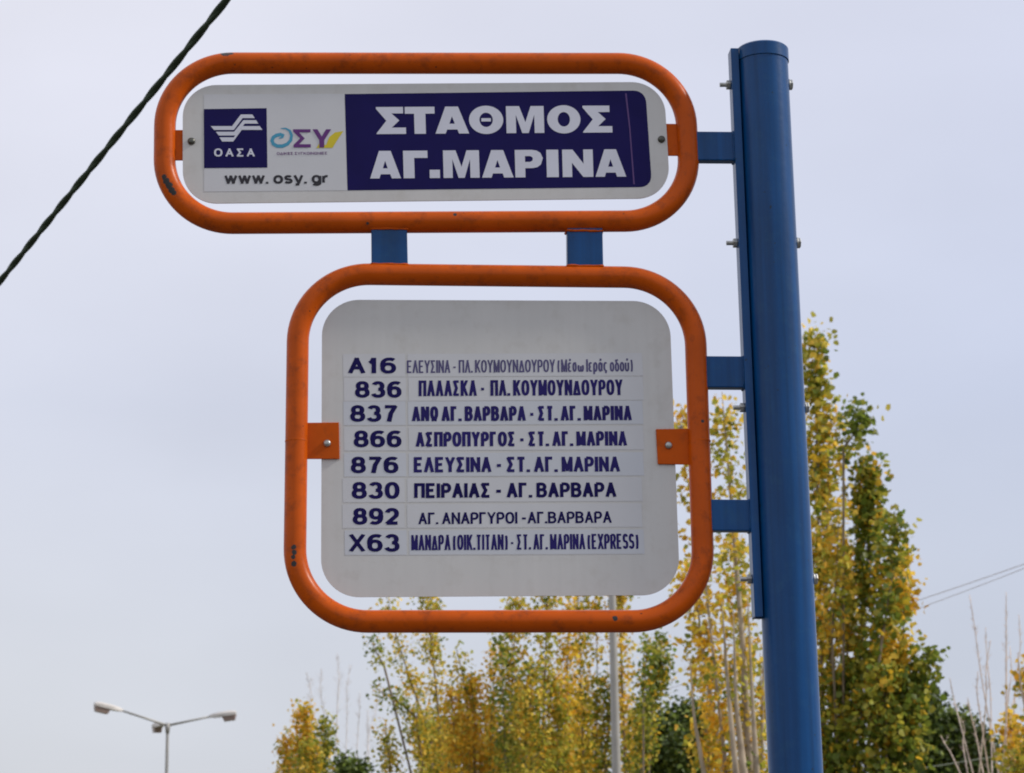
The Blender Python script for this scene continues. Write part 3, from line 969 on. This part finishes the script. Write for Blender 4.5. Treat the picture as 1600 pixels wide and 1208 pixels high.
# ------------------------------------------------------------------ street lamps
def lamp(loc, arms, label, scale_post=1.0, H=7.2):
    o = thing('street_lamp', loc, label, 'street lamp')
    v, f = tube([(0, 0, 0), (0, 0, 1.2), (0, 0, H - .35), (0, 0, H)], [.085, .08, .048, .046], 16)
    mk('post', v, f, M['lamp_post'], o, smooth=True)
    v, f = tube([(0, 0, H - .32), (0, 0, H - .12), (0, 0, H + .02)], [.052, .085, .075], 14)
    mk('post_collar', v, f, M['lamp_post'], o, smooth=True)
    for (deg, ln, rise, hl) in arms:
        a = math.radians(deg)
        dx = Vector((math.cos(a), math.sin(a), 0))
        up_ = Vector((0, 0, 1))
        e = dx * ln + up_ * (H + rise)
        v, f = tube([dx * .02 + up_ * (H - .05), dx * ln * .5 + up_ * (H - .05 + (rise + .05) * .5), e], [.042, .036, .032], 10)
        mk('lamp_arm', v, f, M['lamp_post'], o, smooth=True)
        s_ = Vector((-dx.y, dx.x, 0))
        tl = (dx * 1.0 + up_ * (rise / ln) * .8).normalized()
        nu = s_.cross(tl); nu = nu if nu.z > 0 else -nu
        # housing: tapered shell, deeper towards the tip
        secs = [(-.05, .05, .05, -.035), (.10, .10, .08, -.055), (.35, .16, .095, -.06), (hl * .8, .17, .10, -.06), (hl, .14, .06, -.05)]
        V, F = [], []
        for (t, w_, hu, hd) in secs:
            c = e + tl * t
            for (p, q) in ((-w_, hd), (-w_, hu * .35), (-w_ * .6, hu), (w_ * .6, hu), (w_, hu * .35), (w_, hd)):
                V.append(c + s_ * p + nu * q)
        for i in range(len(secs) - 1):
            for k_ in range(6):
                F.append((i * 6 + k_, i * 6 + (k_ + 1) % 6, (i + 1) * 6 + (k_ + 1) % 6, (i + 1) * 6 + k_))
        F += [tuple(reversed(range(6))), tuple(range(24, 30))]
        h = shade_auto(mk('lamp_head', V, F, M['lamp_head'], o), 40)
        secs = [(.34, .11, -.06, -.07), (.40, .14, -.06, -.22), (hl * .92, .14, -.06, -.22), (hl * .98, .12, -.06, -.10)]
        V, F = [], []
        for (t, w_, hu, hd) in secs:
            c = e + tl * t
            for (p, q) in ((-w_, hu), (w_, hu), (w_ * .85, hd), (-w_ * .85, hd)):
                V.append(c + s_ * p + nu * q)
        for i in range(3):
            for k_ in range(4):
                F.append((i * 4 + k_, i * 4 + (k_ + 1) % 4, (i + 1) * 4 + (k_ + 1) % 4, (i + 1) * 4 + k_))
        F += [(3, 2, 1, 0), (12, 13, 14, 15)]
        mk('lamp_lens', V, F, M['lamp_lens'], h)
    return o
DL = 70.0
p = at(262, 1131, DL)
lamp((p.x, p.y, 0), [(203, 1.52, .40, .86), (2, 1.38, .22, .80), (110, 1.2, .05, .8)], 'distant lamp post with three lamp arms standing alone at the lower left', H=p.z)
D2 = 33.0
p = at(952, 742, D2)
lamp((p.x, p.y, 0), [(-58, 1.35, .28, .8), (122, 1.35, .28, .8)], 'pale grey lamp post rising behind the route plate among the poplars', H=p.z)

# ------------------------------------------------------------------ trees
PAL = {
 'gold': (0.76, 0.48, 0.045), 'yellow': (0.84, 0.63, 0.10), 'olive': (0.43, 0.40, 0.055), 'green': (0.18, 0.23, 0.035),
 'dark': (0.065, 0.095, 0.02), 'brown': (0.36, 0.19, 0.045),
}
def leaf_mesh(name, C, size, cols, mat, parent, droop=0.4):
    n_ = len(C)
    # each leaf: a folded rounded kite of 6 vertices (two halves)
    a = rng.normal(size=(n_, 3)); a[:, 2] = a[:, 2] * .6 - droop
    a /= np.linalg.norm(a, axis=1)[:, None]
    b = rng.normal(size=(n_, 3))
    b -= (b * a).sum(1)[:, None] * a
    b /= np.linalg.norm(b, axis=1)[:, None]
    c = np.cross(a, b)
    s = size * rng.uniform(.6, 1.4, n_)[:, None]
    V = np.empty((n_, 6, 3))
    V[:, 0] = C
    V[:, 1] = C + a * s * .32 + b * s * .46 + c * s * .06
    V[:, 2] = C + a * s * .78 + b * s * .30 + c * s * .10
    V[:, 3] = C + a * s * 1.05
    V[:, 4] = C + a * s * .78 - b * s * .30 + c * s * .10
    V[:, 5] = C + a * s * .32 - b * s * .46 + c * s * .06
    me = bpy.data.meshes.new(name)
    me.vertices.add(n_ * 6)
    me.vertices.foreach_set('co', V.reshape(-1))
    base = (np.arange(n_) * 6)[:, None]
    idx = np.concatenate([base + np.array([[0, 1, 2, 3]]), base + np.array([[0, 3, 4, 5]])], axis=1).reshape(-1)
    me.loops.add(len(idx))
    me.loops.foreach_set('vertex_index', idx.astype(np.int32))
    me.polygons.add(n_ * 2)
    me.polygons.foreach_set('loop_start', (np.arange(n_ * 2) * 4).astype(np.int32))
    me.update(calc_edges=True)
    at_ = me.color_attributes.new('leaf_colour', 'FLOAT_COLOR', 'POINT')
    cc = np.ones((n_, 6, 4)); cc[:, :, :3] = cols[:, None, :]
    at_.data.foreach_set('color', cc.reshape(-1))
    me.materials.append(mat)
    return link(bpy.data.objects.new(name, me), parent, kind='stuff')

def spine(pts, Y, dy):
    """photo points bottom to top -> smooth world polyline at distance Y (dy = depth drift)"""
    P = [at(px, py, Y + d_) for (px, py), d_ in zip(pts, dy)]
    res = []
    for i in range(len(P) - 1):
        for j in range(6):
            res.append(P[i].lerp(P[i + 1], j / 6))
    res.append(P[-1])
    # light smoothing
    for _ in range(2):
        res = [res[0]] + [(res[i - 1] + res[i] * 2 + res[i + 1]) / 4 for i in range(1, len(res) - 1)] + [res[-1]]
    return res

def tree(name, label, cat, Y, base_px, leaders, leaf=.07, bark='bark', group=None, mat='leaf', trunk_r=.14, clump=.11):
    bpos = at(base_px, 1190, Y)
    foot = Vector((bpos.x, bpos.y, 0))
    o = thing(name, foot, label, cat, group)
    C, K, tw = [], [], []
    first = True
    for ld in leaders:
        pts, wpx = ld['p'], ld['w']
        dens, hue = ld.get('d', 1.0), ld['c']
        if pts[0][1] >= 1200 and hue != 'bare' and mat == 'leaf':
            pts = [(pts[0][0], 1285)] + list(pts)          # the crown goes on below the picture
        dd = ld.get('z', random.uniform(-.9, .9))
        sp = [q - foot for q in spine(pts, Y + dd, [random.uniform(-.15, .15) for _ in pts])]
        # limb from the ground up to the leader, then along it
        low = sp[0]
        stem = [Vector((0, 0, 0)), Vector((low.x * .25, low.y * .25, low.z * .45))] if low.z > .3 else []
        full = stem + sp
        n_ = len(full)
        r0 = trunk_r * (.48 if first else .24)
        rad = [max(.006, r0 * (1 - i / (n_ - 1)) ** 1.1 * ld.get('t', 1.0) + .006) for i in range(n_)]
        v, f = tube(full, rad, 7)
        mk('trunk' if first else 'limb', v, f, M[bark], o, smooth=True)
        first = False
        # twigs with leaves
        seglen = [(sp[i + 1] - sp[i]).length for i in range(len(sp) - 1)]
        Lt = sum(seglen)
        wm = wpx / FPX * Y
        nt_ = max(4, int(Lt * 30 * dens * (0.35 + wm)))
        for _ in range(nt_):
            t = random.random() ** ld.get('b', 1.0)
            x = t * (len(sp) - 1)
            i = min(int(x), len(sp) - 2)
            q = sp[i].lerp(sp[i + 1], x - i)
            env = wm * (1.0 - .75 * t ** 3.0) * (0.75 + .25 * math.sin(t * 23 + wpx))
            az = random.uniform(0, 2 * math.pi)
            ln = env * random.uniform(.35, 1.15)
            e = q + Vector((math.cos(az) * ln, math.sin(az) * ln, ln * random.uniform(.5, 1.5)))
            tw.append((q, e, .0035 + .003 * ln))
            for _f in range(2 if hue == 'bare' else 1):         # forked side shoots
                g0 = q.lerp(e, random.uniform(.3, .7))
                tw.append((g0, g0 + Vector((random.gauss(0, .3) * ln, random.gauss(0, .3) * ln, ln * random.uniform(.3, .7))), .0028))
            if hue == 'bare':
                continue
            nl = random.randint(10, 26)
            kn = random.random()
            for _k in range(nl):
                s_ = random.uniform(.35, 1.1)
                p_ = q.lerp(e, s_)
                C.append((p_.x + random.gauss(0, clump), p_.y + random.gauss(0, clump), p_.z + random.gauss(0, clump) - .03))
                K.append((hue, kn, t))
    V, F = [], []
    for (a, b_, r) in tw:
        u, v_ = frame_of(b_ - a)
        k0 = len(V)
        for pt, rr in ((a, r), (b_, r * .35)):
            for j in range(3):
                an = 2 * math.pi * j / 3
                V.append(pt + (u * math.cos(an) + v_ * math.sin(an)) * rr)
        F += [(k0, k0 + 1, k0 + 4, k0 + 3), (k0 + 1, k0 + 2, k0 + 5, k0 + 4), (k0 + 2, k0, k0 + 3, k0 + 5)]
    mk('twigs', V, F, M[bark], o, kind='stuff')
    if C:
        C = np.array(C)
        cols = np.empty((len(C), 3))
        for i, (hue, kn, t) in enumerate(K):
            mixes = hue                          # list of (palette name, weight)
            # twig-level choice with some per-leaf noise
            r = kn * .75 + random.random() * .25
            acc = 0
            for nm, w_ in mixes:
                acc += w_
                if r <= acc:
                    break
            cols[i] = PAL[nm]
        cols *= rng.uniform(.8, 1.35, (len(C), 1))
        cols *= rng.uniform(.93, 1.07, (len(C), 3))
        leaf_mesh('crown', C, leaf, cols, M[mat], o)
    return o

Yg = [('yellow', .35), ('gold', .35), ('olive', .2), ('green', .1)]
Ym = [('gold', .25), ('yellow', .2), ('olive', .35), ('green', .2)]
Gm = [('olive', .4), ('green', .4), ('gold', .2)]
Gd = [('green', .6), ('olive', .3), ('dark', .1)]
GRP = 'autumn poplars behind the sign'

tree('poplar_tree', 'tallest green and yellow poplar right of the blue pole', 'tree', 30, 1310, [
    dict(p=[(1288, 1208), (1280, 900), (1276, 700), (1273, 520)], w=23, c=Ym, d=1.35, z=0),
    dict(p=[(1290, 900), (1294, 760), (1298, 640)], w=17, c=Ym, d=.9),
    dict(p=[(1318, 700), (1334, 680), (1342, 640)], w=17, c=Gd, d=1.5),
    dict(p=[(1330, 1150), (1352, 950), (1356, 830), (1353, 722)], w=27, c=Gm, d=1.8),
    dict(p=[(1378, 1000), (1394, 900), (1398, 800)], w=15, c=Gm, d=1.2),
    dict(p=[(1375, 1150), (1392, 1030), (1400, 890)], w=24, c=Ym, d=1.3),
    dict(p=[(1400, 1208), (1425, 1120), (1450, 1018)], w=28, c=Gd, d=1.8),
    dict(p=[(1275, 1208), (1285, 1040), (1288, 880)], w=36, c=Ym, d=1.1),
    dict(p=[(1340, 1208), (1345, 1120), (1362, 1000)], w=40, c=Gm, d=1.4),
    dict(p=[(1410, 1208), (1415, 1140), (1408, 1060)], w=42, c=Gm, d=1.7),
    dict(p=[(1310, 1208), (1312, 1140), (1320, 1050)], w=44, c=Gm, d=1.5),
    dict(p=[(1322, 1060), (1326, 970), (1330, 870)], w=16, c=Ym, d=1.1),
    dict(p=[(1385, 1208), (1385, 1130), (1380, 1050)], w=40, c=Gm, d=1.3),
    dict(p=[(1300, 1000), (1306, 900), (1312, 790)], w=28, c=Ym, d=1.0),
    dict(p=[(1400, 1100), (1412, 1000), (1410, 860)], w=18, c=Yg, d=1.1),
    dict(p=[(1395, 1150), (1402, 1080), (1395, 980)], w=34, c=Ym, d=1.2),
], group=GRP, leaf=.085, trunk_r=.06)
tree('poplar_tree', 'yellow poplar with visible trunks between the lower orange frame and the blue pole', 'tree', 27, 1165, [
    dict(p=[(1172, 1208), (1160, 1000), (1142, 780), (1128, 612)], w=28, c=Ym, d=.7, t=1.3, z=-.9),
    dict(p=[(1135, 1208), (1112, 1000), (1090, 800), (1064, 632)], w=20, c=Yg, d=.8),
    dict(p=[(1190, 1208), (1196, 900), (1200, 590)], w=24, c=Ym, d=.5),
    dict(p=[(1112, 1100), (1096, 1000), (1082, 880)], w=36, c=Yg, d=1.3),
    dict(p=[(1160, 1050), (1158, 960), (1150, 850)], w=32, c=Yg, d=1.2),
    dict(p=[(1108, 1208), (1104, 1130), (1106, 1060)], w=26, c=Yg, d=1.0),
    dict(p=[(1190, 1208), (1190, 1120), (1188, 1020)], w=14, c=Yg, d=1.1),
    dict(p=[(1150, 1208), (1136, 1060), (1128, 940)], w=6, c='bare', d=.4, t=1.5, z=-1.2),
    dict(p=[(1162, 1208), (1150, 1100), (1146, 960)], w=6, c='bare', d=.4, t=2.0, z=-1.3),
    dict(p=[(1182, 1208), (1176, 1100), (1168, 930)], w=6, c='bare', d=.4, t=1.6, z=-1.1),
    dict(p=[(1100, 1208), (1084, 1120), (1078, 1030)], w=6, c='bare', d=.4, t=1.2, z=-1.0),
    dict(p=[(1140, 1208), (1140, 1120), (1150, 1040)], w=26, c=Gm, d=.6, z=.8),
], group=GRP, leaf=.07, trunk_r=.11, bark='bark_warm')
tree('poplar_tree', 'thin poplar behind the grey lamp post under the route plate', 'tree', 41, 955, [
    dict(p=[(978, 1208), (972, 1080), (968, 940), (966, 890)], w=18, c=Yg, d=1.3, z=0),
    dict(p=[(930, 1208), (934, 1080), (930, 900)], w=20, c=Ym, d=1.2),
    dict(p=[(912, 1208), (908, 1080), (902, 905)], w=24, c=Ym, d=1.2),
    dict(p=[(945, 1208), (950, 1130), (955, 1060)], w=30, c=Gm, d=1.2),
], group=GRP, leaf=.07, trunk_r=.09)
tree('poplar_tree', 'small sprig-topped poplar standing free right of the grey lamp post', 'tree', 38, 1000, [
    dict(p=[(1000, 1208), (1015, 1120), (1028, 1060), (1032, 1020)], w=20, c=Gm, d=1.7, z=0),
    dict(p=[(1005, 1120), (1008, 1050), (1012, 998)], w=8, c=Gm, d=1.0),
    dict(p=[(1020, 1060), (1030, 1020), (1030, 990)], w=9, c=Gm, d=1.2),
    dict(p=[(985, 1208), (990, 1150), (1010, 1095)], w=16, c=Ym, d=1.0),
], group=GRP, leaf=.07, trunk_r=.05)
tree('poplar_tree', 'green and gold poplar under the middle of the route plate', 'tree', 40, 850, [
    dict(p=[(845, 1208), (852, 1050), (856, 900)], w=26, c=Ym, d=1.3, z=0),
    dict(p=[(800, 1208), (800, 1060), (808, 930)], w=26, c=Ym, d=1.5),
    dict(p=[(880, 1208), (886, 1060), (890, 930)], w=20, c=Yg, d=1.3),
    dict(p=[(820, 1208), (828, 1130), (830, 1040)], w=44, c=Ym, d=1.5),
    dict(p=[(790, 1208), (788, 1120), (782, 990)], w=16, c=Gd, d=.9),
    dict(p=[(870, 1208), (872, 1140), (868, 1060)], w=36, c=Ym, d=1.4),
], group=GRP, leaf=.07, trunk_r=.10)
tree('poplar_tree', 'slim pale yellow poplar under the left corner of the lower orange frame', 'tree', 43, 690, [
    dict(p=[(692, 1208), (682, 1080), (672, 990), (668, 922)], w=20, c=Ym, d=1.5, z=0),
    dict(p=[(672, 1150), (640, 1060), (618, 990), (606, 935)], w=22, c=Ym, d=.9),
    dict(p=[(650, 1120), (620, 1095), (596, 1082), (580, 1070)], w=9, c=Gm, d=.8),
    dict(p=[(600, 1040), (588, 1020), (578, 995)], w=9, c=Gm, d=.8),
    dict(p=[(660, 1208), (655, 1150), (650, 1100)], w=30, c=Ym, d=1.0),
    dict(p=[(610, 1208), (606, 1170), (602, 1130)], w=12, c=Ym, d=1.2),
], group=GRP, leaf=.065, trunk_r=.08)
tree('poplar_tree', 'bright golden bushy poplar low between the slim poplar and the green one', 'tree', 41, 745, [
    dict(p=[(742, 1208), (740, 1150), (738, 1060)], w=38, c=Yg, d=1.6, z=0),
    dict(p=[(712, 1208), (710, 1150), (705, 1080)], w=30, c=Yg, d=1.3),
    dict(p=[(765, 1208), (768, 1120), (775, 1015)], w=18, c=Yg, d=.9),
    dict(p=[(725, 1208), (725, 1170), (728, 1120)], w=48, c=Ym, d=1.4),
    dict(p=[(730, 1100), (722, 1050), (712, 1010)], w=12, c=Ym, d=.7),
], group=GRP, leaf=.068, trunk_r=.07)
tree('poplar_tree', 'olive coloured poplar low behind the golden bushy one', 'tree', 46, 815, [
    dict(p=[(815, 1208), (815, 1150), (818, 1085)], w=50, c=Ym, d=1.5, z=0),
    dict(p=[(770, 1208), (768, 1160), (766, 1100)], w=34, c=Ym, d=1.4),
    dict(p=[(900, 1208), (900, 1150), (905, 1080)], w=40, c=Yg, d=1.3),
    dict(p=[(670, 1208), (668, 1180), (665, 1130)], w=34, c=Ym, d=1.2),
], group=GRP, leaf=.075, trunk_r=.08)
tree('poplar_tree', 'small golden tree leftmost of the poplars at the bottom edge', 'tree', 48, 480, [
    dict(p=[(476, 1208), (478, 1160), (476, 1108)], w=27, c=Yg, d=1.8, z=0),
    dict(p=[(505, 1208), (508, 1165), (510, 1125)], w=15, c=Gm, d=1.5),
    dict(p=[(452, 1208), (450, 1180), (448, 1150)], w=18, c=Yg, d=1.6),
    dict(p=[(480, 1225), (482, 1200), (482, 1165)], w=36, c=Ym, d=1.5),
], group=GRP, leaf=.075, trunk_r=.06)
tree('poplar_tree', 'yellow leaved tree cut off by the right edge of the picture', 'tree', 33, 1612, [
    dict(p=[(1612, 1208), (1608, 1120), (1606, 1040)], w=12, c=Yg, d=1.2, z=0),
    dict(p=[(1590, 1208), (1582, 1160), (1578, 1118)], w=17, c=Yg, d=1.3),
    dict(p=[(1600, 1230), (1588, 1208), (1580, 1185)], w=26, c=Ym, d=1.5),
    dict(p=[(1625, 1208), (1640, 1120), (1640, 1000)], w=34, c=Ym, d=1.2),
    dict(p=[(1610, 1140), (1596, 1080), (1590, 1020)], w=6, c='bare', d=1.0),
], group=GRP, leaf=.075, bark='bark_pale', trunk_r=.13)

# bare trees
def bare(label, Y, base, tops, w, bark, r, dens=1.0):
    lead = []
    for (bx, x, y) in tops:
        lead.append(dict(p=[(bx, 1208), ((bx * .45 + x * .55) + random.uniform(-4, 4), 1208 + (y - 1208) * .55), (x * .8 + bx * .2 + random.uniform(-6, 6), 1208 + (y - 1208) * .8), (x, y)], w=w * random.uniform(.8, 1.6), c='bare', d=dens, b=.8))
    return tree('bare_tree', label, 'tree', Y, base, lead, bark=bark, trunk_r=r, group='leafless trees behind the sign')
bare('leafless pale tree with tall thin branches at the right edge', 34, 1575,
     [(1572, 1572, 925), (1560, 1515, 930), (1580, 1592, 960), (1566, 1578, 1010), (1545, 1528, 1050), (1536, 1512, 1090), (1520, 1484, 1060), (1512, 1500, 1120), (1530, 1548, 1000), (1565, 1590, 1060), (1500, 1470, 1150), (1550, 1540, 980)], 8, 'bark_pale', .028, 1.3)
bare('faint leafless tree between the golden tree and the slim poplar at the lower left', 62, 530,
     [(525, 526, 1020), (508, 502, 1045), (540, 548, 1040), (556, 562, 1080), (570, 590, 1085), (580, 575, 1110), (490, 478, 1050)], 10, 'bark_far', .05, 1.6)

# dark evergreens
def evergreen(label, Y, base, lobes):
    lead = [dict(p=[(x0, 1240), ((x0 + x1) / 2, (1240 + y) / 2), (x1, y)], w=w, c=[('dark', .6), ('green', .4)], d=3.2) for (x0, x1, y, w) in lobes]
    return tree('evergreen_tree', label, 'tree', Y, base, lead, leaf=.10, bark='bark_dark', mat='needle', trunk_r=.12, clump=.16, group='dark evergreens behind the poplars')
evergreen('dark green bushy tree between the grey lamp post and the yellow poplar', 48, 1060,
          [(1062, 1078, 1105, 32), (1040, 1035, 1125, 34), (1090, 1100, 1120, 24), (1010, 1005, 1150, 28), (1075, 1070, 1160, 40)])
evergreen('dark green bushy tree sloping down right of the tallest poplar', 50, 1460,
          [(1440, 1452, 1088, 26), (1475, 1482, 1120, 26), (1500, 1506, 1122, 15), (1450, 1455, 1150, 44), (1525, 1530, 1140, 18), (1500, 1500, 1170, 34), (1400, 1400, 1110, 40), (1550, 1556, 1165, 14)])
evergreen('very small dark shrub top under the faint leafless tree', 52, 545,
          [(545, 540, 1186, 14), (560, 563, 1200, 14)])
evergreen('dark green undergrowth tree behind the green and gold poplar', 50, 700,
          [(690, 690, 1140, 22), (900, 905, 1165, 30), (850, 850, 1160, 30), (780, 780, 1165, 24)])
bpy.context.view_layer.update()
